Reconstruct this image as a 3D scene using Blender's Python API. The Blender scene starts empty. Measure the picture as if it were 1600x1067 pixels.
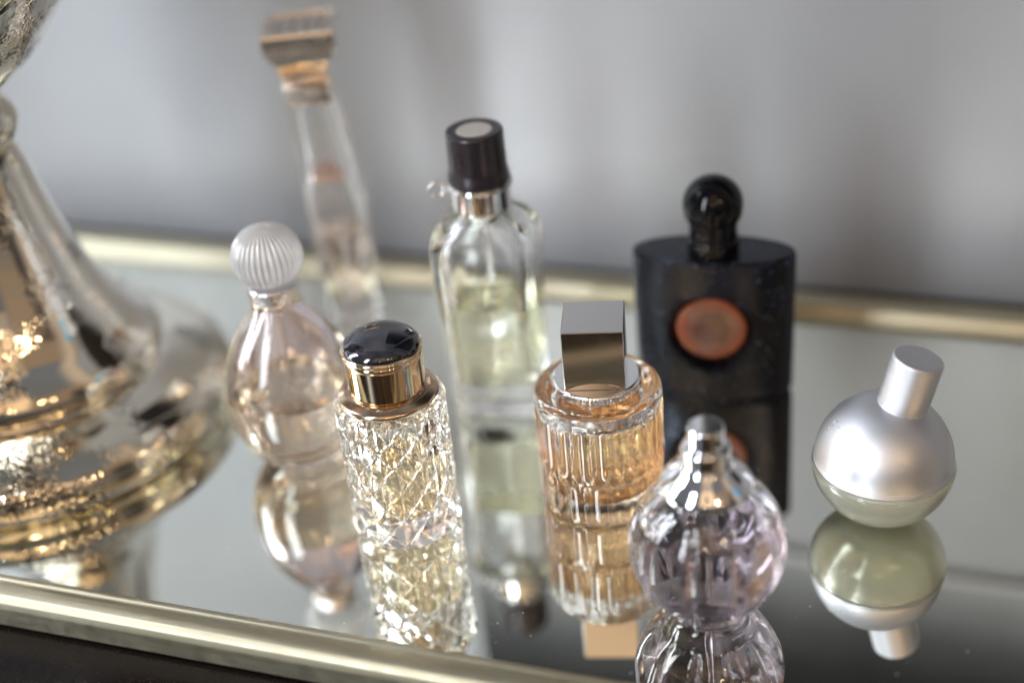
import bpy, bmesh, math, random
from mathutils import Vector, Matrix
random.seed(7)
S = 0.01                     # everything below is written in centimetres
sc = bpy.context.scene
col = sc.collection
PI = math.pi
R = math.radians
TRAY = R(-21)                # the tray, wall and dresser share this heading
UX, UY = math.cos(TRAY), math.sin(TRAY)


def uv(u, v, z=0.0):
    """tray coordinates (along, across) -> world centimetres"""
    return Vector((u * UX - v * UY, u * UY + v * UX, z))


# ------------------------------------------------------------------ mesh helpers
def add(bm, verts, faces):
    vs = [bm.verts.new(Vector(v) * S) for v in verts]
    for f in faces:
        f2 = []
        for i in f:
            if vs[i] not in f2:
                f2.append(vs[i])
        if len(f2) >= 3:
            try:
                bm.faces.new(f2)
            except ValueError:
                pass
    return vs


def finish(name, bm, mat, parent=None, smooth=True, angle=38, recalc=True):
    if recalc:
        bmesh.ops.recalc_face_normals(bm, faces=bm.faces)
    bm.normal_update()
    if smooth:
        a = R(angle)
        for f in bm.faces:
            f.smooth = True
        for e in bm.edges:
            if len(e.link_faces) == 2 and e.calc_face_angle(0) > a:
                e.smooth = False
    me = bpy.data.meshes.new(name)
    bm.to_mesh(me)
    bm.free()
    me.materials.append(mat)
    o = bpy.data.objects.new(name, me)
    col.objects.link(o)
    if smooth:
        wn = o.modifiers.new('weighted_normals', 'WEIGHTED_NORMAL')
        wn.mode = 'FACE_AREA'; wn.weight = 80; wn.keep_sharp = True
    if parent:
        o.parent = parent
    return o


def rounded(pts, rad=0.08, n=4, keep_ends=True):
    """round the corners of a polyline; a point may carry its own radius as 3rd value"""
    out = []
    N = len(pts)
    for i, p in enumerate(pts):
        r = p[2] if len(p) > 2 else rad
        if i in (0, N - 1) or r <= 0:
            out.append((p[0], p[1]))
            continue
        P = Vector(p[:2]); A = Vector(pts[i - 1][:2]); B = Vector(pts[i + 1][:2])
        da, db = (A - P), (B - P)
        ra = min(r, da.length * .48); rb = min(r, db.length * .48)
        if da.length < 1e-6 or db.length < 1e-6:
            out.append((p[0], p[1])); continue
        s = P + da.normalized() * ra; e = P + db.normalized() * rb
        for k in range(n + 1):
            t = k / n
            q = s * (1 - t) ** 2 + P * 2 * t * (1 - t) + e * t * t
            out.append((q.x, q.y))
    return out


def lathe(bm, prof, n=96, rf=None, at=(0, 0, 0), M=None, close=False):
    """revolve (r,z) points; rf(theta, r, z, i) may modulate the radius"""
    at = Vector(at)
    rings = []
    for i, (r, z) in enumerate(prof):
        if r < 1e-5:
            ring = [(0, 0, z)]
        else:
            ring = []
            for k in range(n):
                t = 2 * PI * k / n
                rr = rf(t, r, z, i) if rf else r
                ring.append((rr * math.cos(t), rr * math.sin(t), z))
        rings.append(ring)
    verts, idx = [], []
    for ring in rings:
        idx.append((len(verts), len(ring)))
        for v in ring:
            v = Vector(v)
            if M is not None:
                v = M @ v
            verts.append(v + at)
    faces = []
    pairs = list(zip(range(len(rings) - 1), range(1, len(rings))))
    if close:
        pairs.append((len(rings) - 1, 0))
    for i, j in pairs:
        (a, na), (b, nb) = idx[i], idx[j]
        for k in range(n):
            k2 = (k + 1) % n
            if na == 1 and nb == 1:
                continue
            if na == 1:
                faces.append((a, b + k2, b + k))
            elif nb == 1:
                faces.append((a + k, a + k2, b))
            else:
                faces.append((a + k, a + k2, b + k2, b + k))
    if not close:
        if idx[0][1] > 1:
            faces.append(tuple(reversed(range(idx[0][0], idx[0][0] + n))))
        if idx[-1][1] > 1:
            faces.append(tuple(range(idx[-1][0], idx[-1][0] + n)))
    return add(bm, verts, faces)


def rrect(hx, hy, r, n=6):
    r = min(r, hx * .999, hy * .999)
    pts = []
    for cx, cy, a0 in ((hx - r, hy - r, 0), (-hx + r, hy - r, 90), (-hx + r, -hy + r, 180), (hx - r, -hy + r, 270)):
        for k in range(n + 1):
            a = R(a0 + 90 * k / n)
            pts.append((cx + r * math.cos(a), cy + r * math.sin(a)))
    return pts


def loft(bm, sections, cap0=True, cap1=True, close=False):
    """sections: list of (list of xy, z, cx, cy)"""
    verts, faces = [], []
    n = len(sections[0][0])
    for pts, z, cx, cy in sections:
        verts += [(x + cx, y + cy, z) for x, y in pts]
    m = len(sections)
    for i in range(m - 1 + (1 if close else 0)):
        a, b = i * n, ((i + 1) % m) * n
        for k in range(n):
            k2 = (k + 1) % n
            faces.append((a + k, a + k2, b + k2, b + k))
    if not close:
        if cap0:
            faces.append(tuple(reversed(range(n))))
        if cap1:
            faces.append(tuple(range((m - 1) * n, m * n)))
    return add(bm, verts, faces)


def box(bm, x0, x1, y0, y1, z0, z1, bev=0.0, M=None):
    vs = add(bm, [(x0, y0, z0), (x1, y0, z0), (x1, y1, z0), (x0, y1, z0), (x0, y0, z1), (x1, y0, z1), (x1, y1, z1), (x0, y1, z1)],
             [(3, 2, 1, 0), (4, 5, 6, 7), (0, 1, 5, 4), (1, 2, 6, 5), (2, 3, 7, 6), (3, 0, 4, 7)])
    if bev:
        es = set()
        for v in vs:
            es.update(v.link_edges)
        r = bmesh.ops.bevel(bm, geom=list(es), offset=bev * S, segments=3, profile=.5, affect='EDGES')


def tube(bm, pts, r=0.03, n=8, caps=True):
    P = [Vector(p) for p in pts]
    verts, faces = [], []
    up = Vector((0.13, 0.2, 1)).normalized()
    for i, p in enumerate(P):
        t = (P[min(i + 1, len(P) - 1)] - P[max(i - 1, 0)]).normalized()
        a = t.cross(up)
        if a.length < 1e-3:
            a = t.cross(Vector((1, 0, 0)))
        a.normalize(); b = a.cross(t)
        for k in range(n):
            th = 2 * PI * k / n
            verts.append(p + (a * math.cos(th) + b * math.sin(th)) * r)
    for i in range(len(P) - 1):
        for k in range(n):
            k2 = (k + 1) % n
            faces.append((i * n + k, i * n + k2, (i + 1) * n + k2, (i + 1) * n + k))
    if caps:
        faces.append(tuple(reversed(range(n))))
        faces.append(tuple(range((len(P) - 1) * n, len(P) * n)))
    add(bm, verts, faces)


def torus(bm, c, R0, r, M=None, n=40, m=10):
    verts, faces = [], []
    M = M or Matrix.Identity(3)
    for i in range(n):
        a = 2 * PI * i / n
        for k in range(m):
            b = 2 * PI * k / m
            v = Vector(((R0 + r * math.cos(b)) * math.cos(a), (R0 + r * math.cos(b)) * math.sin(a), r * math.sin(b)))
            verts.append(M @ v + Vector(c))
    for i in range(n):
        for k in range(m):
            faces.append((i * m + k, ((i + 1) % n) * m + k, ((i + 1) % n) * m + (k + 1) % m, i * m + (k + 1) % m))
    add(bm, verts, faces)


def thing(name, label, cat, loc, rz=0.0, group=None):
    o = bpy.data.objects.new(name, None)
    col.objects.link(o)
    o.empty_display_size = .02
    o.location = Vector(loc) * S
    o.rotation_euler = (0, 0, rz)
    o['label'] = label
    o['category'] = cat
    if group:
        o['group'] = group
    return o


# ------------------------------------------------------------------ materials
def newmat(name):
    m = bpy.data.materials.new(name)
    m.use_nodes = True
    nt = m.node_tree
    b = nt.nodes['Principled BSDF']
    return m, nt, b


def setp(b, **k):
    for n, v in k.items():
        n = n.replace('_', ' ')
        if n not in b.inputs:
            continue
        if isinstance(v, (tuple, list)) and len(v) == 3:
            v = (*v, 1)
        b.inputs[n].default_value = v


def tex(nt, kind, scale=None, coord='Object', stretch=None, **k):
    t = nt.nodes.new(kind)
    tc = nt.nodes.new('ShaderNodeTexCoord')
    mp = nt.nodes.new('ShaderNodeMapping')
    nt.links.new(tc.outputs[coord], mp.inputs[0])
    nt.links.new(mp.outputs[0], t.inputs['Vector'])
    if stretch:
        mp.inputs['Scale'].default_value = stretch
    if scale is not None:
        t.inputs['Scale'].default_value = scale
    for n, v in k.items():
        t.inputs[n].default_value = v
    return t


def ramp(nt, src, stops):
    r = nt.nodes.new('ShaderNodeValToRGB')
    e = r.color_ramp.elements
    while len(e) > 1:
        e.remove(e[-1])
    for i, (p, c) in enumerate(stops):
        if isinstance(c, (int, float)):
            c = (c, c, c)
        el = e[0] if i == 0 else e.new(p)
        el.position = p
        el.color = (*c, 1)
    nt.links.new(src, r.inputs[0])
    return r


def bump(nt, b, src, strength=.1, dist=.001, prev=None):
    bp = nt.nodes.new('ShaderNodeBump')
    bp.inputs['Strength'].default_value = strength
    bp.inputs['Distance'].default_value = dist
    nt.links.new(src, bp.inputs['Height'])
    if prev:
        nt.links.new(prev.outputs[0], bp.inputs['Normal'])
    nt.links.new(bp.outputs[0], b.inputs['Normal'])
    return bp


def glass(name, color=(1, 1, 1), rough=0.0, ior=1.5, wobble=0.0, wscale=60):
    m, nt, b = newmat(name)
    setp(b, Base_Color=color, Roughness=rough, IOR=ior, Transmission_Weight=1.0)
    if wobble:
        t = tex(nt, 'ShaderNodeTexNoise', wscale, Detail=2.0)
        bump(nt, b, t.outputs['Fac'], wobble, .002)
    return m


def metal(name, color, rough=.1, spots=0.12, scale=90, wobble=0.0):
    m, nt, b = newmat(name)
    setp(b, Base_Color=color, Roughness=rough, Metallic=1.0)
    t = tex(nt, 'ShaderNodeTexNoise', scale, Detail=5.0, Roughness=.6)
    r = ramp(nt, t.outputs['Fac'], [(.3, max(0.01, rough - spots * .4)), (.75, rough + spots)])
    nt.links.new(r.outputs[0], b.inputs['Roughness'])
    if wobble:
        t2 = tex(nt, 'ShaderNodeTexNoise', scale * .6, Detail=1.0)
        bump(nt, b, t2.outputs['Fac'], wobble, .001)
    return m


M = {}
M['clear'] = glass('clear_glass', (.985, .99, .985), 0, 1.5)
M['clear_wavy'] = glass('clear_wavy_glass', (.975, .985, .975), 0, 1.5, .06, 45)
M['crystal'] = glass('cut_crystal', (.99, .99, .99), 0, 1.54)
M['pink'] = glass('pale_pink_glass', (.985, .89, .888), 0, 1.5)
M['violet'] = glass('violet_glass', (.965, .95, .965), 0, 1.52)
M['liq_amber'] = glass('amber_perfume', (.89, .59, .33), 0, 1.36)
M['liq_gold'] = glass('golden_perfume', (.97, .84, .60), 0, 1.36)
M['liq_lime'] = glass('pale_yellow_perfume', (.93, .94, .78), 0, 1.36)
M['liq_straw'] = glass('straw_perfume', (.94, .93, .76), 0, 1.36)
M['liq_violet'] = glass('violet_perfume', (.58, .52, .56), 0, 1.36)
M['liq_blush'] = glass('blush_perfume', (.93, .82, .76), 0, 1.36)
M['tube'] = glass('plastic_tube', (.95, .95, .97), .15, 1.45)
M['chrome'] = metal('chrome', (.83, .82, .82), .035, .04, 70)
M['steel'] = metal('smoked_chrome', (.60, .57, .56), .06, .05, 70)
M['champagne'] = metal('champagne_gold', (.86, .70, .50), .07, .06, 80)
M['bronze'] = metal('bronze_gold', (.60, .45, .33), .16, .12, 90)
M['silverpump'] = metal('polished_silver', (.90, .89, .91), .06, .05, 80)


def satin():
    m, nt, b = newmat('satin_silver')
    setp(b, Base_Color=(.66, .655, .685), Metallic=1.0, Roughness=.42)
    t = tex(nt, 'ShaderNodeTexNoise', 900, Detail=2.0)
    bump(nt, b, t.outputs['Fac'], .05, .0004)
    t2 = tex(nt, 'ShaderNodeTexNoise', 40, Detail=4.0)
    r = ramp(nt, t2.outputs['Fac'], [(.3, .44), (.7, .51)])
    nt.links.new(r.outputs[0], b.inputs['Roughness'])
    return m


M['satin'] = satin()


def frosted():
    m, nt, b = newmat('frosted_yellow_glass')
    setp(b, Base_Color=(.98, .97, .85), Roughness=.27, IOR=1.45, Transmission_Weight=.84, Coat_Weight=.35, Coat_Roughness=.10)
    return m


M['frosted'] = frosted()


def pearl():
    m, nt, b = newmat('pearly_white_plastic')
    setp(b, Base_Color=(.95, .94, .95), Roughness=.10, IOR=1.46, Transmission_Weight=.68, Coat_Weight=.7, Coat_Roughness=.05)
    return m


M['pearl'] = pearl()


def plum():
    m, nt, b = newmat('plum_black_cap')
    setp(b, Base_Color=(.020, .013, .017), Roughness=.30, Coat_Weight=.3, Coat_Roughness=.2)
    t = tex(nt, 'ShaderNodeTexNoise', 150, Detail=3.0)
    r = ramp(nt, t.outputs['Fac'], [(.3, .26), (.75, .40)])
    nt.links.new(r.outputs[0], b.inputs['Roughness'])
    return m


M['plum'] = plum()
m, nt, b = newmat('grey_cap_disc'); setp(b, Base_Color=(.62, .58, .56), Roughness=.35); M['disc'] = m
m, nt, b = newmat('black_gloss'); setp(b, Base_Color=(.003, .003, .004), Roughness=.03, Specular_IOR_Level=.25)
M['blackgloss'] = m


def navy():
    m, nt, b = newmat('midnight_enamel')
    setp(b, Base_Color=(.035, .04, .06), Metallic=.75, Roughness=.06, Coat_Weight=1.0, Coat_Roughness=.03)
    t = tex(nt, 'ShaderNodeTexNoise', 130, Detail=3.0)
    r = ramp(nt, t.outputs['Fac'], [(.35, (.02, .024, .04)), (.7, (.11, .10, .11))])
    nt.links.new(r.outputs[0], b.inputs['Base Color'])
    return m


M['navy'] = navy()


def grainy():
    """black lacquer with a fine glittery grain"""
    m, nt, b = newmat('black_grained_lacquer')
    setp(b, Base_Color=(.008, .007, .009), Roughness=.30, Specular_IOR_Level=.42, Coat_Weight=0.0)
    v = tex(nt, 'ShaderNodeTexVoronoi', 1100)
    n1 = tex(nt, 'ShaderNodeTexNoise', 420, Detail=4.0)
    n2 = tex(nt, 'ShaderNodeTexNoise', 90, Detail=5.0)
    rr = ramp(nt, n2.outputs['Fac'], [(.3, .13), (.7, .25)])
    nt.links.new(rr.outputs[0], b.inputs['Roughness'])
    b.inputs['Specular Tint'].default_value = (.66, .74, 1.0, 1)
    bp = bump(nt, b, v.outputs['Distance'], .14, .0005)
    bump(nt, b, n1.outputs['Fac'], .13, .0010, bp)
    sp = ramp(nt, v.outputs['Color'], [(0, (.003, .003, .004)), (.84, (.004, .004, .006)), (.95, (.07, .08, .14))])
    nt.links.new(sp.outputs[0], b.inputs['Base Color'])
    return m


M['grain'] = grainy()


def ember():
    m, nt, b = newmat('ember_glitter')
    setp(b, Roughness=.24, Metallic=.1, Coat_Weight=1.0, Coat_Roughness=.04)
    n = tex(nt, 'ShaderNodeTexNoise', 150, Detail=6.0, Roughness=.72)
    g = tex(nt, 'ShaderNodeTexGradient', None)
    g.gradient_type = 'SPHERICAL'
    mp = g.inputs['Vector'].links[0].from_node
    mp.inputs['Scale'].default_value = (62, 62, 62)
    mix = nt.nodes.new('ShaderNodeMath'); mix.operation = 'MULTIPLY_ADD'
    nt.links.new(n.outputs['Fac'], mix.inputs[0]); mix.inputs[1].default_value = .85
    nt.links.new(g.outputs['Fac'], mix.inputs[2])
    r = ramp(nt, mix.outputs[0], [(.24, (.012, .005, .004)), (.42, (.22, .034, .008)), (.60, (.34, .062, .014)), (.74, (.22, .045, .014)), (.90, (.20, .065, .035)), (1.0, (.12, .035, .018))])
    nt.links.new(r.outputs[0], b.inputs['Base Color'])
    v = tex(nt, 'ShaderNodeTexVoronoi', 900)
    bump(nt, b, v.outputs['Distance'], .3, .0006)
    return m


M['ember'] = ember()


def mercury():
    """silvered glass: bright metal backing, gold bloom, dark flaked specks, glossy glass skin"""
    m, nt, b = newmat('mercury_glass')
    setp(b, Metallic=1.0, Coat_Weight=.8, Coat_Roughness=.02)
    big = tex(nt, 'ShaderNodeTexNoise', 20, Detail=2.0, Roughness=.5)
    base = ramp(nt, big.outputs['Fac'], [(.30, (.90, .88, .83)), (.50, (.86, .80, .69)), (.68, (.77, .69, .55))])
    fine = tex(nt, 'ShaderNodeTexNoise', 520, Detail=5.0, Roughness=.7)
    zone = tex(nt, 'ShaderNodeTexNoise', 34, Detail=4.0)
    zr = ramp(nt, zone.outputs['Fac'], [(.53, 0.0), (.66, 1.0)])
    mul = nt.nodes.new('ShaderNodeMath'); mul.operation = 'MULTIPLY_ADD'
    nt.links.new(zr.outputs[0], mul.inputs[0]); mul.inputs[1].default_value = .22
    nt.links.new(fine.outputs['Fac'], mul.inputs[2])
    spots = ramp(nt, mul.outputs[0], [(.66, 0.0), (.74, .85)])
    mx = nt.nodes.new('ShaderNodeMix'); mx.data_type = 'RGBA'
    nt.links.new(spots.outputs[0], mx.inputs[0])
    nt.links.new(base.outputs[0], mx.inputs[6])
    mx.inputs[7].default_value = (.07, .055, .04, 1)
    nt.links.new(mx.outputs[2], b.inputs['Base Color'])
    rr = ramp(nt, fine.outputs['Fac'], [(.45, .025), (.75, .16)])
    nt.links.new(rr.outputs[0], b.inputs['Roughness'])
    bp = bump(nt, b, big.outputs['Fac'], .05, .004)
    v = tex(nt, 'ShaderNodeTexVoronoi', 620)
    vm = nt.nodes.new('ShaderNodeMath'); vm.operation = 'MULTIPLY'
    nt.links.new(v.outputs['Distance'], vm.inputs[0]); nt.links.new(zr.outputs[0], vm.inputs[1])
    bump(nt, b, vm.outputs[0], .34, .0010, bp)
    return m


M['mercury'] = mercury()


def mirror_mat():
    m, nt, b = newmat('mirror_glass')
    setp(b, Base_Color=(.86, .875, .81), Metallic=1.0, Roughness=.008)
    d = tex(nt, 'ShaderNodeTexNoise', 700, Detail=3.0)
    z = tex(nt, 'ShaderNodeTexNoise', 9, Detail=3.0)
    ad = nt.nodes.new('ShaderNodeMath'); ad.operation = 'MULTIPLY_ADD'
    nt.links.new(z.outputs['Fac'], ad.inputs[0]); ad.inputs[1].default_value = .5
    nt.links.new(d.outputs['Fac'], ad.inputs[2])
    r = ramp(nt, ad.outputs[0], [(.90, .006), (1.02, .16)])
    v = tex(nt, 'ShaderNodeTexVoronoi', 330)
    pick = ramp(nt, v.outputs['Color'], [(.72, 0.0), (.74, 1.0)])
    dot = ramp(nt, v.outputs['Distance'], [(.05, 1.0), (.11, 0.0)])
    ml = nt.nodes.new('ShaderNodeMath'); ml.operation = 'MULTIPLY'
    nt.links.new(pick.outputs[0], ml.inputs[0]); nt.links.new(dot.outputs[0], ml.inputs[1])
    inv = nt.nodes.new('ShaderNodeMath'); inv.operation = 'MULTIPLY_ADD'
    nt.links.new(ml.outputs[0], inv.inputs[0]); inv.inputs[1].default_value = -.7; inv.inputs[2].default_value = 1.0
    nt.links.new(inv.outputs[0], b.inputs['Metallic'])
    nt.links.new(r.outputs[0], b.inputs['Roughness'])
    return m


M['mirror'] = mirror_mat()


def leaf():
    """silver-gold leaf, rubbed along the moulding (u runs along the tray)"""
    m, nt, b = newmat('champagne_leaf')
    setp(b, Metallic=1.0, Roughness=.28)
    n = tex(nt, 'ShaderNodeTexNoise', 55, stretch=(.12, 2.2, 2.2), Detail=5.0, Roughness=.6)
    n2 = tex(nt, 'ShaderNodeTexNoise', 160, Detail=4.0, Roughness=.7)
    r = ramp(nt, n.outputs['Fac'], [(.30, (.35, .305, .21)), (.5, (.43, .39, .285)), (.70, (.50, .465, .36))])
    sp = ramp(nt, n2.outputs['Fac'], [(.70, 0.0), (.82, .8)])
    mx = nt.nodes.new('ShaderNodeMix'); mx.data_type = 'RGBA'
    nt.links.new(sp.outputs[0], mx.inputs[0]); nt.links.new(r.outputs[0], mx.inputs[6])
    mx.inputs[7].default_value = (.26, .20, .13, 1)
    nt.links.new(mx.outputs[2], b.inputs['Base Color'])
    rr = ramp(nt, n2.outputs['Fac'], [(.3, .37), (.75, .52)])
    nt.links.new(rr.outputs[0], b.inputs['Roughness'])
    bump(nt, b, n.outputs['Fac'], .05, .001)
    return m


M['leaf'] = leaf()


def wood():
    m, nt, b = newmat('espresso_wood')
    setp(b, Roughness=.22, IOR=1.22)
    n = tex(nt, 'ShaderNodeTexNoise', 30, stretch=(.25, 5, 5), Detail=6.0, Roughness=.6)
    r = ramp(nt, n.outputs['Fac'], [(.3, (.004, .0025, .0025)), (.7, (.010, .006, .005))])
    nt.links.new(r.outputs[0], b.inputs['Base Color'])
    n2 = tex(nt, 'ShaderNodeTexNoise', 400, Detail=4.0)
    rr = ramp(nt, n2.outputs['Fac'], [(.35, .16), (.75, .34)])
    nt.links.new(rr.outputs[0], b.inputs['Roughness'])
    return m


M['wood'] = wood()


def wallmat():
    m, nt, b = newmat('grey_wall_paint')
    setp(b, Roughness=.42)
    n = tex(nt, 'ShaderNodeTexNoise', 5, Detail=3.0)
    r = ramp(nt, n.outputs['Fac'], [(.3, (.25, .256, .27)), (.7, (.335, .341, .355))])
    nt.links.new(r.outputs[0], b.inputs['Base Color'])
    n2 = tex(nt, 'ShaderNodeTexNoise', 300, Detail=3.0)
    bump(nt, b, n2.outputs['Fac'], .08, .001)
    return m


M['wall'] = wallmat()
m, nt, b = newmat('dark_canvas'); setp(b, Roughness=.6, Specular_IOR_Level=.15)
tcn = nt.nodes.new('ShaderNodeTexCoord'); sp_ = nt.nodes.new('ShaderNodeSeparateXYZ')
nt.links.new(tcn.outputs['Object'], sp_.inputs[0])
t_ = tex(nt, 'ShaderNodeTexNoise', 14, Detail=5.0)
ma = nt.nodes.new('ShaderNodeMath'); ma.operation = 'MULTIPLY_ADD'          # dark painting; soft fade of its mirrored edge painted into the foot colour
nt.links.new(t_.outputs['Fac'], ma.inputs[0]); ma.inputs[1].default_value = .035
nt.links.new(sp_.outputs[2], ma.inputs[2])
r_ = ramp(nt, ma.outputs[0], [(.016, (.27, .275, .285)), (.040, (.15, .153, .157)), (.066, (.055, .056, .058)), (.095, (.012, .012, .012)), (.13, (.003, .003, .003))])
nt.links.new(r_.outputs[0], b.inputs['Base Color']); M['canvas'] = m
m, nt, b = newmat('black_frame'); setp(b, Base_Color=(.006, .005, .005), Roughness=.35, Specular_IOR_Level=.2); M['blackframe'] = m

M['pewter'] = metal('dull_pewter_frame', (.42, .42, .43), .5, .1)

# ------------------------------------------------------------------ setting
WALL_V = 58.5
bm = bmesh.new()
box(bm, -260, 200, WALL_V, WALL_V + 10, -90, 170)
wall = finish('wall', bm, M['wall'], smooth=False)
wall.rotation_euler = (0, 0, TRAY)
wall['kind'] = 'structure'

dr = thing('dresser', 'dark espresso wood dresser top along the bottom edge, under the tray', 'dresser', (0, 0, -.8), TRAY)
bm = bmesh.new(); box(bm, -95, 75, 21, 58.2, -3.6, 0, .35); finish('dresser_top', bm, M['wood'], dr)
bm = bmesh.new(); box(bm, -93, 73, 23, 57.8, -82, -3.62, .2); finish('carcass', bm, M['wood'], dr)

# two dark framed pictures higher on the wall, seen only in the mirror of the tray


def framed(label, u, z, PW, PH):
    pic = thing('framed_picture', label, 'picture', uv(u, WALL_V, z), TRAY)
    bm = bmesh.new()
    F_ = .45
    for x0, x1, z0, z1 in ((-PW, PW, 0, F_), (-PW, PW, PH - F_, PH), (-PW, -PW + F_, F_ + .01, PH - F_ - .01), (PW - F_, PW, F_ + .01, PH - F_ - .01)):
        box(bm, x0, x1, -.45, -.05, z0, z1, .08)
    finish('picture_frame', bm, M['pewter'], pic)
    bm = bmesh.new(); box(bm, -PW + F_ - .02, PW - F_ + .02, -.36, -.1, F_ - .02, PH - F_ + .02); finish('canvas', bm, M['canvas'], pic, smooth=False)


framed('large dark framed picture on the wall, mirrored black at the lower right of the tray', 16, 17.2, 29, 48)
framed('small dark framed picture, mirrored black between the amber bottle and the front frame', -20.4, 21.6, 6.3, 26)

# ------------------------------------------------------------------ tray
tray = thing('mirrored_tray', 'rectangular mirror tray with a rubbed champagne gold frame, carrying all the bottles', 'tray', (0, 0, -.8), TRAY)
U0, U1, V0, V1 = -52.0, 34.0, 30.9, 53.75
bm = bmesh.new()
prof = rounded([(0, -.3), (0, .05), (.12, .16), (.30, .48), (.46, .63), (.62, .665), (.70, .60), (.80, .595), (.92, .655), (1.2, .655), (1.38, .60), (1.58, .42), (1.64, .15), (1.64, -.62), (1.5, -.78), (0, -.78)], .07, 3)
verts, faces = [], []
n = len(prof)
for (d, z) in prof:
    verts += [(U0 - d, V0 - d, z), (U1 + d, V0 - d, z), (U1 + d, V1 + d, z), (U0 - d, V1 + d, z)]
for i in range(n):
    j = (i + 1) % n
    for k in range(4):
        k2 = (k + 1) % 4
        faces.append((i * 4 + k, i * 4 + k2, j * 4 + k2, j * 4 + k))
add(bm, verts, faces)
fr = finish('frame', bm, M['leaf'], tray, angle=50)
fr.location = (0, 0, .8 * S)
bm = bmesh.new(); box(bm, U0 + .004, U1 - .004, V0 + .004, V1 - .004, -.28, 0)
mi = finish('mirror', bm, M['mirror'], tray, smooth=False)
mi.location = (0, 0, .8 * S)

GRP = 'perfume bottles standing on the mirrored tray'
CAT = 'perfume bottle'
E = 0.012   # stand-off above the mirror


# ------------------------------------------------------------------ mercury glass vase (left edge)
va = thing('footed_vase', 'large speckled mercury glass vase with a stepped flared foot at the left', 'vase', (-20.2, 51.1, E))
bm = bmesh.new()
lathe(bm, rounded([(0, .12), (7.2, .12), (7.55, 0), (7.95, .05), (8.25, .5), (8.3, 1.05), (8.1, 1.6), (7.5, 2.1), (6.7, 2.5), (5.95, 2.75), (5.62, 2.82, .03), (5.52, 2.92, .03), (5.66, 3.15), (5.66, 3.5), (5.5, 3.9), (5.1, 4.3),
                  (4.6, 4.75), (4.2, 5.3), (3.75, 6.1), (3.35, 7.1), (2.98, 8.3), (2.66, 9.5), (2.42, 10.6), (2.22, 11.7), (2.0, 12.35), (0, 12.35)], .25, 4), 160)
finish('foot', bm, M['mercury'], va, angle=60)
bm = bmesh.new()
lathe(bm, [(0, 12.36)] + [(1.95 + .48 * math.sin(PI * k / 14), 12.37 + 1.95 * k / 14) for k in range(15)] + [(0, 14.33)], 96)
finish('knop', bm, M['mercury'], va)
bm = bmesh.new()
outer = [(0, 14.34), (1.95, 14.34), (2.2, 14.6), (2.95, 15.15), (3.9, 15.95), (4.95, 17.3), (5.75, 18.7), (6.35, 20.4), (6.65, 22.5), (6.65, 25.5), (6.45, 28)]
lathe(bm, rounded(outer + [(6.3, 28), (6.45, 25.5), (6.45, 22.5), (6.15, 20.5), (5.55, 18.9), (4.75, 17.5), (3.7, 16.2), (2.8, 15.7), (0, 15.5)], .25, 3), 128)
finish('bowl', bm, M['mercury'], va)

# ------------------------------------------------------------------ 1 crystal bottle, domed cap
t1 = thing('perfume_bottle', 'clear diamond cut crystal cylinder bottle with gold cap and dark domed top', CAT, (-4.46, 41.46, E), 0, GRP)
bm = bmesh.new()
Rc, dep, nd, FL = 1.96, .06, 12, .84
rows, z0, hh = 9, .34, .575
verts, faces = [], []
L = {}


def cv(r, th, z):
    key = (round(r, 4), round(th % (2 * PI), 4) % round(2 * PI, 4), round(z, 4))
    if key not in L:
        L[key] = len(verts)
        verts.append((r * math.cos(th), r * math.sin(th), z))
    return L[key]


dth = 2 * PI / nd
for j in range(rows + 1):
    z = z0 + j * hh
    for i in range(nd):
        tc_ = (i + .5 + .5 * (j % 2)) * dth
        l_, r2 = cv(Rc - dep, tc_ - dth / 2, z), cv(Rc - dep, tc_ + dth / 2, z)
        li, ri = cv(Rc, tc_ - dth / 2 * FL, z), cv(Rc, tc_ + dth / 2 * FL, z)
        mi_ = cv(Rc + .022, tc_, z)
        if j > 0:
            bt, bi = cv(Rc - dep, tc_, z - hh), cv(Rc, tc_, z - hh * FL)
            faces += [(l_, bt, bi, li), (bt, r2, ri, bi), (li, bi, mi_), (bi, ri, mi_)]
        if j < rows:
            tp, ti = cv(Rc - dep, tc_, z + hh), cv(Rc, tc_, z + hh * FL)
            faces += [(r2, tp, ti, ri), (tp, l_, li, ti), (ri, ti, mi_), (ti, li, mi_)]


def ringk(j):
    z = z0 + j * hh
    out = []
    for i in range(nd):
        tc_ = (i + .5 + .5 * (j % 2)) * dth
        out += [cv(Rc - dep, tc_ - dth / 2, z), cv(Rc, tc_ - dth / 2 * FL, z), cv(Rc + .022, tc_, z), cv(Rc, tc_ + dth / 2 * FL, z)]
    return out


def band(r, z, j):
    out = []
    for i in range(nd):
        tc_ = (i + .5 + .5 * (j % 2)) * dth
        out += [cv(r, tc_ - dth / 2, z), cv(r, tc_ - dth / 2 * FL, z), cv(r, tc_, z), cv(r, tc_ + dth / 2 * FL, z)]
    return out


def bridge(A, B):
    for k in range(len(A)):
        k2 = (k + 1) % len(A)
        faces.append((A[k], A[k2], B[k2], B[k]))


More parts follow.
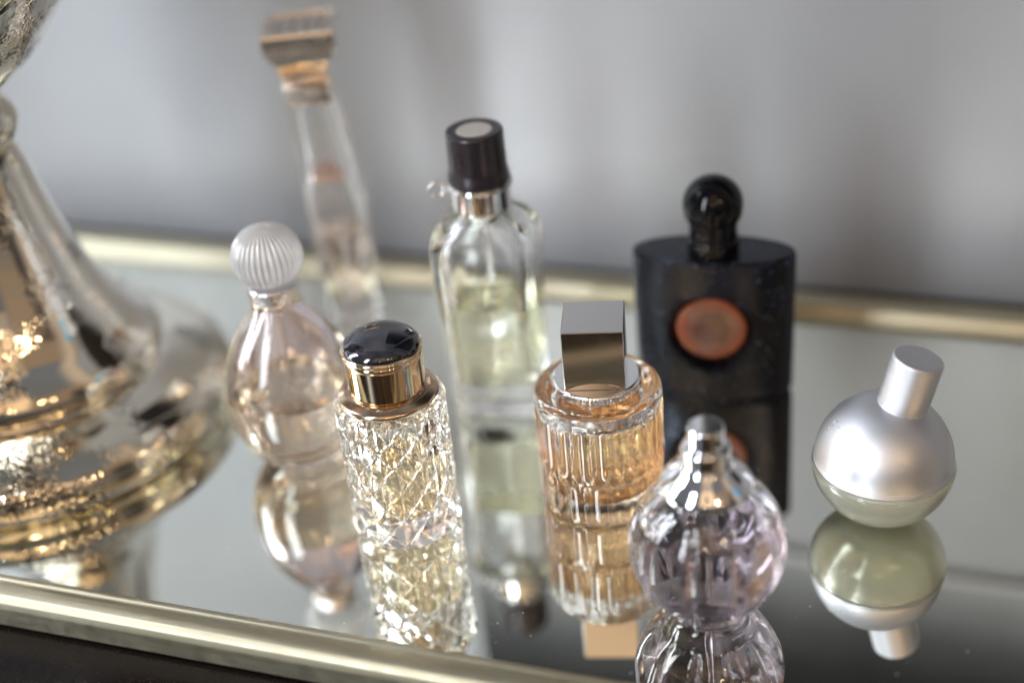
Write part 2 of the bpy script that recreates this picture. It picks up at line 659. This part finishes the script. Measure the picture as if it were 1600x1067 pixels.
zt = z0 + rows * hh
J = rows
seq = [band(1.25, 0, 0), band(1.74, .04, 0), band(1.86, .16, 0), ringk(0)]
seq2 = [ringk(J), band(1.86, zt + .07, J), band(1.76, zt + .15, J), band(1.0, zt + .15, J), band(1.0, 3, J), band(1.0, 1.25, J), band(.7, 1.0, J)]
for s_ in (seq, seq2):
    for A, B in zip(s_[:-1], s_[1:]):
        bridge(A, B)
faces.append(tuple(reversed(seq[0]))); faces.append(tuple(seq2[-1]))
add(bm, verts, faces)
g = finish('glass_body', bm, M['crystal'], t1, smooth=False)
bm = bmesh.new(); lathe(bm, rounded([(0, .98), (.72, .98), (1.015, 1.23), (1.015, 3.3), (0, 3.3)], .03, 2), 60)
finish('perfume', bm, M['liq_gold'], t1)
CT = zt + .16
bm = bmesh.new(); lathe(bm, rounded([(0, CT), (1.72, CT), (1.80, CT + .08), (1.74, CT + .2), (1.50, CT + .32), (1.36, CT + .36), (0, CT + .36)], .05, 3), 96)
finish('collar', bm, M['bronze'], t1)
CB = CT + .365
bm = bmesh.new()
lathe(bm, rounded([(0, CB), (1.30, CB), (1.37, CB + .06), (1.37, CB + 1.28), (1.40, CB + 1.32), (1.40, CB + 1.42), (1.37, CB + 1.46), (1.41, CB + 1.52), (1.43, CB + 1.6), (1.37, CB + 1.66), (0, CB + 1.66)], .03, 3), 96)
finish('cap', bm, M['champagne'], t1)
bm = bmesh.new()
D0 = CB + 1.665
lathe(bm, [(0, D0)] + [(1.33 * math.cos(a), D0 + .02 + .50 * math.sin(a)) for a in [PI / 2 * k / 14 for k in range(14)]] + [(0, D0 + .52)], 96)
finish('cap_dome', bm, M['navy'], t1)
bm = bmesh.new(); tube(bm, [(0, 0, 1.0), (.02, 0, 3), (0, 0, CT)], .07); finish('dip_tube', bm, M['tube'], t1)

# ------------------------------------------------------------------ 2 amber tumbler bottle, cube cap
t2 = thing('perfume_bottle', 'fluted round glass bottle of amber perfume with a chrome cube cap', CAT, (2.86, 42.12, E), R(-8), GRP)
bm = bmesh.new()
NF = 26


def flutes(th, r, z, i):
    if i >= I_OUT:
        return r
    a = th * NF / (2 * PI)
    s = abs((a % 1) - .5) * 2              # 0 mid-flute, 1 on the ridge
    up = min(max((z - 1.95) / .35, 0), 1) * min(max((4.35 - z) / .3, 0), 1)
    lo = min(max((z - .12) / .2, 0), 1) * min(max((1.9 - z) / .35, 0), 1)
    b2 = ((a + .5) % 1)
    s2 = abs(b2 - .5) * 2
    d1 = (1 - s * s) * .10 * (up ** .5)
    d2 = (1 - s2 * s2) * .06 * (lo ** .5)
    return r - d1 - d2


outer = [(0, .06), (1.6, .04), (2.05, 0), (2.22, .05)]
zz = .12
while zz < 4.4:
    outer.append((2.31 - .03 * max(0, min(1, (2.1 - zz) / .3)), zz)); zz += .1
outer += [(2.31, 4.45), (2.28, 4.62), (2.20, 4.73), (2.06, 4.76), (1.93, 4.72), (1.84, 4.60), (1.76, 4.42), (1.60, 4.34), (1.25, 4.36), (.9, 4.42), (.8, 4.6), (.6, 4.6)]
I_OUT = len(outer) - 10
inner = [(.55, 4.3), (.7, 4.12), (1.3, 4.06), (1.72, 3.95), (1.86, 3.7), (1.88, 3.0), (1.88, 1.3), (1.80, .95), (1.5, .75), (0, .7)]
lathe(bm, outer + inner, NF * 10, flutes)
finish('glass_body', bm, M['clear'], t2, angle=50)
bm = bmesh.new()
lathe(bm, rounded([(0, .68), (1.52, .73), (1.82, .93), (1.90, 1.3), (1.90, 3.0), (1.88, 3.66), (1.70, 3.9), (0, 3.92)], .06, 3), 80)
finish('perfume', bm, M['liq_amber'], t2)
bm = bmesh.new()


def knurl(th, r, z, i):
    return r + (.018 * math.cos(72 * th) if 1.3 < r and 4.82 < z < 5.14 else 0)


lathe(bm, rounded([(0, 4.4), (.85, 4.4), (.85, 4.78), (1.48, 4.78), (1.58, 4.84), (1.58, 5.12), (1.52, 5.20), (0, 5.20)], .04, 3), 288, knurl)
finish('collar', bm, M['chrome'], t2)
bm = bmesh.new(); box(bm, -1.07, 1.07, -1.07, 1.07, 5.205, 7.55, .03); finish('cap', bm, M['steel'], t2, angle=60)
bm = bmesh.new(); tube(bm, [(0, 0, 1.1), (.05, 0, 2.5), (0, 0, 4.4)], .08); finish('dip_tube', bm, M['tube'], t2)

# ------------------------------------------------------------------ 3 pink egg bottle, white fluted ball cap
t3 = thing('perfume_bottle', 'egg shaped pale pink glass bottle with a white fluted ball cap', CAT, (-8.65, 46.5, E), R(12), GRP)
bm = bmesh.new()
o3 = [(0, .12), (.8, .06), (1.05, 0), (1.3, .06), (1.75, .42), (2.13, .95), (2.40, 1.6), (2.53, 2.35), (2.56, 3.1), (2.50, 3.8), (2.34, 4.5), (2.05, 5.2), (1.66, 5.85), (1.28, 6.4), (.99, 6.8), (.88, 7.0), (.86, 7.12), (.5, 7.12)]
i3 = [(.48, 6.75), (.75, 6.4), (1.2, 5.85), (1.6, 5.2), (1.9, 4.5), (2.06, 3.8), (2.11, 3.1), (2.08, 2.4), (1.92, 1.75), (1.6, 1.2), (1.1, .8), (.5, .62), (0, .6)]
lathe(bm, rounded(o3 + i3, .35, 4), 120)
finish('glass_body', bm, M['pink'], t3, angle=60)
bm = bmesh.new()
lathe(bm, rounded([(0, .585), (.5, .605), (1.11, .785), (1.615, 1.19), (1.935, 1.745), (2.095, 2.4), (2.115, 3.0), (2.09, 3.2), (2.0, 3.22), (0, 3.22)], .12, 3), 96)
finish('perfume', bm, M['liq_lime'], t3)
bm = bmesh.new()
lathe(bm, rounded([(0, 7.13), (.90, 7.13), (.93, 7.17), (.93, 7.70), (.88, 7.76), (0, 7.76)], .03, 2), 240, lambda t, r, z, i: r + (.014 * math.cos(48 * t) if r > .9 and 7.22 < z < 7.68 else 0))
finish('cap_band', bm, metal('pearl_silver_band', (.83, .80, .83), .22, .1), t3)
bm = bmesh.new()
pr = []
for k in range(41):
    a = -PI / 2 + PI * k / 40
    pr.append((max(0, 1.29 * math.cos(a)), 8.88 + 1.25 * math.sin(a)))
pr = [(0, 7.77)] + [p for p in pr if p[1] > 7.8]


def ballrib(t, r, z, i):
    return r * (1 + .030 * math.cos(34 * t)) if r > .1 else r


lathe(bm, pr, 34 * 8, ballrib)
finish('cap', bm, M['pearl'], t3, angle=80)
bm = bmesh.new(); torus(bm, (0, 0, 7.14), .90, .035); finish('gold_ring', bm, M['champagne'], t3)
bm = bmesh.new(); tube(bm, [(0, 0, .9), (.1, 0, 3), (0, 0, 7.0)], .09); finish('dip_tube', bm, M['tube'], t3)

# ------------------------------------------------------------------ 4 square shouldered bottle, plum cap
t4 = thing('perfume_bottle', 'square shouldered clear bottle of straw perfume with a plum black cylinder cap', CAT, (-.62, 48.7, E), R(-13), GRP)
Q4 = .62


def shift(pts, rad, n):
    return [(r, z + Q4) for r, z in rounded(pts, rad, n)]


bm = bmesh.new()
sec = [(0, 1.55, 1.15, .35), (.04, 1.68, 1.28, .38), (.16, 1.76, 1.35, .4), (1.2, 1.80, 1.40, .42), (3, 1.87, 1.45, .45), (5, 1.94, 1.5, .5), (6.4, 2.0, 1.53, .55), (7.1, 2.0, 1.53, .6), (7.55, 1.92, 1.47, .7), (7.9, 1.72, 1.34, .9), (8.15, 1.42, 1.18, 1.0), (8.3, 1.1, 1.0, .98), (8.36, .92, .92, .91)]
S4 = [(rrect(hx, hy, r), z, 0, 0) for z, hx, hy, r in [(z + Q4 * max(0, min(1, (z - 3) / 4)), a_, b2, c2) for z, a_, b2, c2 in sec]]
inn = [(8.36, .6, .6, .59), (7.9, .66, .62, .6), (7.4, 1.2, .92, .6), (7.0, 1.5, 1.08, .5), (6.3, 1.55, 1.1, .4), (4, 1.48, 1.06, .35), (2.0, 1.42, 1.02, .33), (1.6, 1.36, .98, .33), (1.45, 1.15, .8, .3)]
S4 += [(rrect(hx, hy, r), z, 0, 0) for z, hx, hy, r in [(z + Q4 * max(0, min(1, (z - 3) / 4)), a_, b2, c2) for z, a_, b2, c2 in inn]]
loft(bm, S4)
finish('glass_body', bm, M['clear_wavy'], t4, angle=50)
bm = bmesh.new()
lq = [(1.43, 1.17, .82, .3), (1.6, 1.38, 1.0, .33), (2.0, 1.44, 1.04, .33), (4, 1.50, 1.08, .35), (4.95, 1.53, 1.10, .37)]
loft(bm, [(rrect(hx, hy, r), z, 0, 0) for z, hx, hy, r in lq])
finish('perfume', bm, M['liq_straw'], t4, angle=50)
bm = bmesh.new()
lathe(bm, shift([(0, 8.365), (1.05, 8.365), (1.12, 8.42), (1.12, 9.25), (1.18, 9.3), (1.18, 9.40), (1.10, 9.44), (0, 9.44)], .04, 3), 80)
finish('collar', bm, M['chrome'], t4)
bm = bmesh.new()
lathe(bm, shift([(0, 9.445), (1.17, 9.445), (1.20, 9.52), (1.17, 9.7), (1.10, 10.0), (1.08, 11.42), (1.02, 11.50), (.70, 11.50), (.68, 11.42), (0, 11.42)], .06, 3), 96)
finish('cap', bm, M['plum'], t4)
bm = bmesh.new(); lathe(bm, shift([(0, 11.425), (.675, 11.425), (.675, 11.47), (.62, 11.495), (0, 11.495)], .02, 2), 64); finish('cap_disc', bm, M['disc'], t4)
bm = bmesh.new(); torus(bm, (0, 0, 9.33 + Q4), 1.23, .05); torus(bm, (-1.62, -.28, 9.16 + Q4), .27, .055, Matrix.Rotation(R(78), 3, 'X') @ Matrix.Rotation(R(10), 3, 'Y'))
torus(bm, (-1.30, -.2, 9.28 + Q4), .12, .035, Matrix.Rotation(R(60), 3, 'X'))
finish('charm_ring', bm, M['chrome'], t4)
bm = bmesh.new(); tube(bm, [(0, 0, 1.6), (.1, .05, 5), (0, 0, 8.36 + Q4)], .11); finish('dip_tube', bm, M['tube'], t4)

# ------------------------------------------------------------------ 5 tall bent bottle, flared metal cap
t5 = thing('perfume_bottle', 'tallest slender curved square glass bottle with a flared champagne metal cap', CAT, (-6.91, 57.0, E), R(1), GRP)


def axis5(z):
    P = [(0, -.08), (2, -.10), (4.4, -.18), (7.5, -.30), (10.5, -.55), (14, -.6)]
    for (a, x), (b, y) in zip(P[:-1], P[1:]):
        if z <= b:
            t = (z - a) / (b - a); t = t * t * (3 - 2 * t) * .4 + t * .6
            return x + (y - x) * t
    return P[-1][1]


def s5(lst):
    return [(rrect(h, h * .92, r), z, axis5(z), 0) for z, h, r in lst]


bm = bmesh.new()
oz = [(0, .98, .2), (.08, 1.05, .22)]
for k in range(1, 27):
    z = .08 + (10.62 - .08) * k / 26
    h = 1.05 + .22 * min(1, z / 4.5) - .03 * math.sin(z * .6) - .25 * max(0, (z - 4.5) / 5.7) ** 1.2
    oz.append((z, h, .22))
oz += [(10.77, .98, .2)]
iz = [(10.77, .55, .2), (9.6, .62, .2), (8.2, .70, .2), (7.4, .78, .2), (7.1, .92, .2), (6, .98, .2), (4.8, .99, .2), (4.2, .95, .2), (3.2, .75, .18), (2.2, .5, .15), (1.3, .3, .12), (1.0, .2, .1)]
loft(bm, s5(oz) + s5(iz))
finish('glass_body', bm, M['clear'], t5, angle=45)
bm = bmesh.new()
loft(bm, s5([(.98, .21, .1), (1.3, .315, .12), (2.2, .515, .15), (3.2, .765, .18), (4.2, .965, .2), (4.6, 1.0, .2)]))
finish('perfume', bm, M['liq_blush'], t5, angle=45)
bm = bmesh.new()
loft(bm, s5([(7.18, .80, .2), (7.45, .74, .2)]))
finish('inner_collar', bm, metal('rose_metal', (.75, .52, .42), .25, .1), t5)
bm = bmesh.new(); tube(bm, [(axis5(z), 0, z) for z in (1.2, 3, 5, 7.1)], .08); finish('dip_tube', bm, M['tube'], t5)
cx = axis5(10.5)
DZ = .42
bm = bmesh.new()
cz = [(10.36, .98, .12), (10.45, 1.0, .12), (10.6, .95, .1), (11.0, .93, .1), (11.5, .97, .1), (12.0, 1.07, .1), (12.4, 1.24, .1), (12.62, 1.38, .1), (12.66, 1.42, .08)]
loft(bm, [(rrect(h, h, r, 3), z + DZ, cx, 0) for z, h, r in cz])
finish('cap_neck', bm, metal('pale_gold', (.90, .81, .70), .06, .05, 80), t5, angle=40)
bm = bmesh.new()
pz = [(12.665, 1.40, .06), (12.70, 1.44, .06), (12.92, 1.44, .06), (12.96, 1.48, .06), (13.0, 1.52, .06), (13.5, 1.52, .06), (13.58, 1.47, .05), (13.58, 1.24, .04), (13.50, 1.20, .04)]
loft(bm, [(rrect(h, h, r, 3), z + DZ, cx, 0) for z, h, r in pz])
finish('cap', bm, metal('brushed_champagne', (.88, .81, .74), .22, .12), t5, angle=30)
bm = bmesh.new()
for k in range(4):
    x = cx - .86 + k * .575
    box(bm, x - .17, x + .17, -1.0, 1.0, 13.501 + DZ, 13.56 + DZ, .03)
finish('cap_ribs', bm, metal('dull_pewter', (.58, .53, .50), .35, .1), t5)

# ------------------------------------------------------------------ 6 black oval bottle
t6 = thing('perfume_bottle', 'black grained oval bottle with a round ember medallion and black ball cap', CAT, (8.12, 48.3, E), R(-15), GRP)
AX, AY = 3.17, 1.20
MC = (-.06, 3.12)
MR = 1.70
MD = .62
bm = bmesh.new()
N, K = 360, 130
vv, ff = [], []
zs = [(.0, .93), (.03, .955), (.10, .98), (.2, .992)] + [(.3 + (6.12 - .3) * k / K, 1.0) for k in range(K + 1)] + [(6.22, .997), (6.30, .985), (6.34, .965)]
for z, s in zs:
    for k in range(N):
        t = 2 * PI * k / N
        x, y = AX * math.cos(t), AY * math.sin(t)
        x *= s; y *= s if s < 1 else 1
        x *= 1 - .012 * (6.3 - z) / 6.3
        if y < 0:
            d = math.hypot(x - MC[0], z - MC[1])
            if d < MR:
                f = min(1, (MR - d) / .30)
                f = f * f * (3 - 2 * f) * .5 + f * .5
                y += MD * f
            elif d < MR + .16:
                y -= .05 * math.sin(PI * (d - MR) / .16)
        vv.append((x, y, z))
m_ = len(zs)
for i in range(m_ - 1):
    for k in range(N):
        k2 = (k + 1) % N
        ff.append((i * N + k, i * N + k2, (i + 1) * N + k2, (i + 1) * N + k))
ff.append(tuple(reversed(range(N)))); ff.append(tuple(range((m_ - 1) * N, m_ * N)))
add(bm, vv, ff)
finish('bottle_body', bm, M['grain'], t6, angle=60)
yb = -AY * math.sqrt(1 - (MC[0] / AX) ** 2)
RX = Matrix.Rotation(R(90), 3, 'X')
bm = bmesh.new()
dish = [(0, .05), (.4, .06), (.75, .09), (1.05, .13), (1.25, .15), (1.36, .12), (1.40, .04), (1.40, -.08), (0, -.08)]
lathe(bm, list(reversed(rounded(dish, .06, 3))), 96, None, (0, 0, 0), RX)
ob = finish('medallion', bm, M['ember'], t6, angle=50)
ob.location = Vector((MC[0], yb + MD - .03, MC[1])) * S
bm = bmesh.new(); torus(bm, (0, 0, 0), 1.45, .05, RX, 72, 10)
ob = finish('medallion_rim', bm, M['blackgloss'], t6); ob.location = Vector((MC[0], yb + MD - .06, MC[1])) * S
bm = bmesh.new()
lathe(bm, rounded([(0, 6.345), (.98, 6.345), (1.0, 6.40), (1.0, 6.85), (.93, 6.92), (.93, 7.70), (0, 7.70)], .04, 3), 80)
finish('cap_stem', bm, M['blackgloss'], t6)
bm = bmesh.new()
pr = [(0, 7.705), (.95, 7.705), (1.06, 7.74), (1.12, 7.9)] + [(1.16 * math.cos(a), 8.30 + 1.12 * math.sin(a)) for a in [-.2 + (PI / 2 + .2) * k / 20 for k in range(20)]] + [(0, 9.42)]
lathe(bm, pr, 96)
finish('cap', bm, M['blackgloss'], t6, angle=60)

# ------------------------------------------------------------------ 7 violet petal bottle with silver pump, nearest
t7 = thing('perfume_bottle', 'uncapped violet glass globe bottle with petal cut sides and silver spray pump', CAT, (5.63, 35.3, E), R(14), GRP)
bm = bmesh.new()
NP = 10


def petals(th, r, z, i):
    if i >= IO7 or z < .12 or z > 5.1:
        return r
    d = ((th + PI / NP) % (2 * PI / NP)) - PI / NP      # angle from the middle of a flat cut
    w = min(1, max(0, (z - .3) / 1.0)) * min(1, max(0, (5.0 - z) / 1.1))
    w = w * w * (3 - 2 * w)
    flat = (math.cos(PI / NP) / math.cos(d)) ** .4 * 1.012
    edge = max(0, abs(d) / (PI / NP) - .62) / .38
    flat -= .075 * edge ** 1.8                          # a rounded groove between neighbouring petals
    return r * (1 + w * (flat - 1))


o7 = [(0, .18), (.7, .12), (1.05, 0), (1.22, .04), (1.30, .16), (1.36, .28)]
for k in range(1, 40):
    a = -1.02 + (1.06 + 1.02) * k / 39
    o7.append((2.56 * math.cos(a) ** .92, 2.78 + 2.62 * math.sin(a)))
o7 += [(1.22, 5.12), (.7, 5.12)]
IO7 = len(o7) - 1
i7 = []
for k in range(20):
    a = 1.12 - (1.12 + PI / 2) * k / 19
    i7.append((max(0, 2.06 * math.cos(a)), 2.9 + 2.0 * math.sin(a)))
lathe(bm, o7 + i7, NP * 24, petals)
finish('glass_body', bm, M['violet'], t7, angle=55)
bm = bmesh.new()
pr = [(max(0, 2.08 * math.cos(a)), 2.9 + 2.02 * math.sin(a)) for a in [-PI / 2 + (PI / 2 + .42) * k / 16 for k in range(17)]]
pr.append((0, pr[-1][1]))
lathe(bm, pr, 72)
finish('perfume', bm, M['liq_violet'], t7)
bm = bmesh.new()
lathe(bm, rounded([(0, 5.125), (1.44, 5.125), (1.50, 5.2), (1.44, 5.38), (1.20, 5.68), (.95, 5.90), (.84, 6.0), (.82, 6.1), (0, 6.1)], .07, 3), 80)
finish('collar', bm, M['silverpump'], t7)
bm = bmesh.new()
lathe(bm, rounded([(0, 6.105), (.74, 6.105), (.78, 6.15), (.78, 6.62), (.72, 6.69), (.60, 6.71), (.575, 6.8), (.575, 7.36), (.53, 7.42), (0, 7.42)], .035, 3), 64)
ac = finish('spray_head', bm, M['silverpump'], t7)
bm = bmesh.new(); lathe(bm, [(0, 0), (.11, 0), (.11, .03), (.05, .03), (.05, .012), (0, .012)], 24, None, (0, 0, 0), RX)
nz = finish('nozzle', bm, M['blackgloss'], ac); nz.location = Vector((.12, -.562, 7.05)) * S
bm = bmesh.new(); tube(bm, [(0, 0, 1.05), (.03, 0, 3), (0, 0, 5.12)], .085); finish('dip_tube', bm, M['tube'], t7)

# ------------------------------------------------------------------ 8 tilted silver globe bottle
t8 = thing('perfume_bottle', 'satin silver globe bottle with frosted yellow glass bottom and a slanting cylinder cap', CAT, (12.46, 39.25, E), 0, GRP)
TILT = Matrix.Rotation(R(.6), 3, 'Y')
t8.rotation_euler = TILT.to_euler()
C8 = TILT.inverted() @ Vector((0, 0, 2.43))
bm = bmesh.new()
pr = [(0, .02), (2.30, .02), (2.37, .04)] + [(2.37 * math.cos(a), .05 + 2.33 * math.sin(a)) for a in [PI / 2 * k / 28 for k in range(28)]] + [(0, 2.38)]
lathe(bm, pr, 120, None, C8)
finish('silver_shell', bm, M['satin'], t8, angle=60)
bm = bmesh.new()
pr = [(0, -2.43), (.5, -2.42)] + [(2.47 * math.cos(a), 2.43 * math.sin(a)) for a in [-1.32 + (1.32 - .09) * k / 24 for k in range(25)]] + [(2.45, -.12), (2.40, -.06), (2.33, -.04), (2.28, -.1)]
pr += [(2.22 * math.cos(a), 2.18 * math.sin(a)) for a in [-.09 - (1.45 - .09) * k / 18 for k in range(19)]] + [(0, -2.18)]
lathe(bm, pr, 120, None, C8)
finish('glass_base', bm, M['frosted'], t8, angle=50)
bm = bmesh.new()
lathe(bm, [(0, -2.16)] + [(2.2 * math.cos(a), 2.16 * math.sin(a)) for a in [-1.45 + 1.4 * k / 18 for k in range(19)]] + [(0, -.11)], 80, None, C8)
finish('perfume', bm, glass('yellow_green_perfume', (.97, .965, .79), .05, 1.36), t8)
shell = bpy.data.objects['silver_shell']


def onball(az, el, rr):
    a, e = R(az), R(el)
    return C8 + Vector((math.cos(a) * math.cos(e), math.sin(a) * math.cos(e), math.sin(e) * .985)) * rr + Vector((0, 0, .04))


bm = bmesh.new()
for stroke in ([(179.6, 33.1), (173.9, 33.1), (175.0, 35.4), (179.4, 37.4), (180.2, 39.5), (175.4, 39.8), (173.6, 41.6), (176.5, 44.1), (181.2, 44.3)],
               [(184.3, 41.4), (187.2, 42.8), (191.0, 43.8)],
               [(203.1, 32.3), (199.4, 33.0), (196.3, 33.4), (196.3, 35.6), (198.6, 37.3)],
               [(195.4, 42.9), (198.7, 44.2), (202.1, 43.7), (204.2, 41.6), (204.1, 39.6)]):
    sm = []
    for p, q in zip(stroke[:-1], stroke[1:]):
        for k in range(4):
            sm.append((p[0] + (q[0] - p[0]) * k / 4, p[1] + (q[1] - p[1]) * k / 4))
    sm.append(stroke[-1])
    tube(bm, [onball(a_, e_, 2.368) for a_, e_ in sm], .026, 6)
finish('embossed_mark', bm, M['satin'], shell)
bm = bmesh.new()
for k in range(30):
    t_ = k / 29
    if k % 9 in (4, 8):
        continue
    az_ = -134.6 + 45.4 * t_; el_ = 32.5 - 8.4 * t_ ** 1.6
    tube(bm, [onball(az_, el_ - .35, 2.366), onball(az_ + .15, el_ + .45, 2.366)], .008, 5)
finish('engraved_line', bm, M['bronze'], shell)
bm = bmesh.new(); lathe(bm, [(2.30, -.035), (2.385, -.035), (2.40, .0), (2.385, .035), (2.362, .05), (2.362, .08), (2.385, .10), (2.385, .14), (2.36, .17), (2.30, .17)], 120, None, C8, close=True)
finish('rim_band', bm, M['satin'], t8)
bm = bmesh.new()
K8 = Matrix.Rotation(R(13), 3, 'Y')
lathe(bm, rounded([(0, 2.2), (.87, 2.2), (.87, 4.06), (.82, 4.12), (0, 4.12)], .04, 3), 80, None, C8, K8)
finish('cap', bm, M['satin'], t8)

# ------------------------------------------------------------------ camera
cam_d = bpy.data.cameras.new('camera')
cam = bpy.data.objects.new('camera', cam_d)
col.objects.link(cam)
th, ro = R(31.8), R(-5.7)
f = Vector((0, math.cos(th), -math.sin(th))); rt = Vector((1, 0, 0)); up = rt.cross(f)
r_ = rt * math.cos(ro) + up * math.sin(ro)
u_ = -rt * math.sin(ro) + up * math.cos(ro)
mw = Matrix((r_, u_, -f)).transposed().to_4x4()
mw.translation = Vector((0, 0, 33)) * S
cam.matrix_world = mw
cam_d.lens = 50; cam_d.sensor_width = 36; cam_d.sensor_fit = 'HORIZONTAL'
cam_d.clip_start = .02; cam_d.clip_end = 50
cam_d.dof.use_dof = True
cam_d.dof.focus_distance = .488
cam_d.dof.aperture_fstop = 2.4
sc.camera = cam

# ------------------------------------------------------------------ light
W = bpy.data.worlds.new('World')
sc.world = W
W.use_nodes = True
nt = W.node_tree
bg = nt.nodes['Background']
tc = nt.nodes.new('ShaderNodeTexCoord')
sx = nt.nodes.new('ShaderNodeSeparateXYZ')
nt.links.new(tc.outputs['Generated'], sx.inputs[0])


def mth(op, a, b=None, c=None):
    n = nt.nodes.new('ShaderNodeMath'); n.operation = op
    for i, v in enumerate((a, b, c)):
        if v is None:
            continue
        if isinstance(v, (int, float)):
            n.inputs[i].default_value = v
        else:
            nt.links.new(v, n.inputs[i])
    return n.outputs[0]


EL = mth('MULTIPLY', mth('ARCSINE', sx.outputs[2]), 57.2958)
AZ = mth('MULTIPLY', mth('ARCTAN2', sx.outputs[0], mth('MULTIPLY', sx.outputs[1], -1.0)), 57.2958)   # 0 behind the camera, + to the right


def step(v, a, b):
    n = nt.nodes.new('ShaderNodeMapRange'); n.interpolation_type = 'SMOOTHSTEP'
    nt.links.new(v, n.inputs[0])
    for i, x in enumerate((a, b, 0.0, 1.0)):
        n.inputs[i + 1].default_value = x
    return n.outputs[0]


def patch(a0, a1, e0, e1, s=4):
    p = mth('MULTIPLY', step(AZ, a0 - s, a0 + s), step(AZ, a1 + s, a1 - s))
    q = mth('MULTIPLY', step(EL, e0 - s, e0 + s), step(EL, e1 + s, e1 - s))
    return mth('MULTIPLY', p, q)


cur = None


def layer(fac, c):
    global cur
    n = nt.nodes.new('ShaderNodeMix'); n.data_type = 'RGBA'
    nt.links.new(fac, n.inputs[0])
    if isinstance(cur, tuple):
        n.inputs[6].default_value = (*cur, 1)
    else:
        nt.links.new(cur, n.inputs[6])
    n.inputs[7].default_value = (*c, 1)
    cur = n.outputs[2]


cur = (.13, .138, .15)
layer(step(EL, 40, 62), (.17, .175, .185))               # ceiling
layer(step(EL, 2, -6), (.05, .043, .038))                # floor
layer(step(EL, -18, -30), (.15, .16, .14))
layer(patch(-140, -95, -10, 60, 8), (.50, .56, .65))     # pale daylight on the room to the left
layer(patch(-26, 14, 18, 58, 5), (1.20, .84, .52))       # lamp-lit wall behind the camera
layer(patch(14, 62, 4, 50, 6), (.30, .215, .145))
layer(patch(62, 140, -4, 66, 8), (.56, .44, .33))        # warm room to the right
layer(patch(-12, -6, 6, 42, 2), (.03, .022, .018))       # dark furniture and door edges in that room
layer(patch(46, 58, -8, 30, 3), (.07, .06, .055))
layer(patch(99, 107, -8, 44, 2.5), (.09, .07, .06))
layer(patch(70, 90, 20, 34, 2), (.02, .50, .85))          # something turquoise across the room
layer(patch(112, 124, 10, 42, 2), (3.2, 3.4, 3.8))       # a small window away to the right
nt.links.new(cur, bg.inputs[0])
bg.inputs[1].default_value = 1.0


def area(name, pos, target, w, h, radiance, color):
    l = bpy.data.lights.new(name, 'AREA')
    l.shape = 'RECTANGLE'; l.size = w * S; l.size_y = h * S
    l.energy = radiance * PI * (w * S) * (h * S)
    l.color = color
    o = bpy.data.objects.new(name, l)
    col.objects.link(o)
    o.location = Vector(pos) * S
    d = (Vector(target) - Vector(pos)).normalized()
    o.rotation_euler = d.to_track_quat('-Z', 'Y').to_euler()
    return o


TG = (0, 45, 0)
for az, rad in ((-95, 31.0), (-45, 19.0)):
    a = R(az)
    D = 260
    area('window_light', (math.sin(a) * D, 45 - math.cos(a) * D, 112), (0, 45, 10), 44, 230, rad, (.87, .93, 1.0))


def lamp(pos, r, radiance, color):
    l = bpy.data.lights.new('lamp_light', 'POINT')
    l.shadow_soft_size = r * S
    l.energy = radiance * 4 * PI * PI * (r * S) ** 2
    l.color = color
    o = bpy.data.objects.new('lamp_light', l)
    col.objects.link(o)
    o.location = Vector(pos) * S


lamp((-120, -70, 95), 5, 60, (.8, .93, 1.0))
for p in ((60, -150, 130), (95, -135, 120), (75, -170, 160), (-25, -160, 90)):
    lamp(p, 5, 45, (1.0, .72, .42))

# ------------------------------------------------------------------ render settings
sc.render.engine = 'CYCLES'
cy = sc.cycles
cy.max_bounces = 24; cy.transmission_bounces = 20; cy.glossy_bounces = 14; cy.diffuse_bounces = 4; cy.transparent_max_bounces = 16
cy.caustics_reflective = True; cy.caustics_refractive = True
cy.blur_glossy = .2
cy.sample_clamp_indirect = 60
cy.use_denoising = True
try:
    cy.denoiser = 'OPENIMAGEDENOISE'
except Exception:
    pass
sc.view_settings.view_transform = 'Standard'
sc.view_settings.look = 'None'
sc.view_settings.exposure = 0
sc.view_settings.gamma = 1
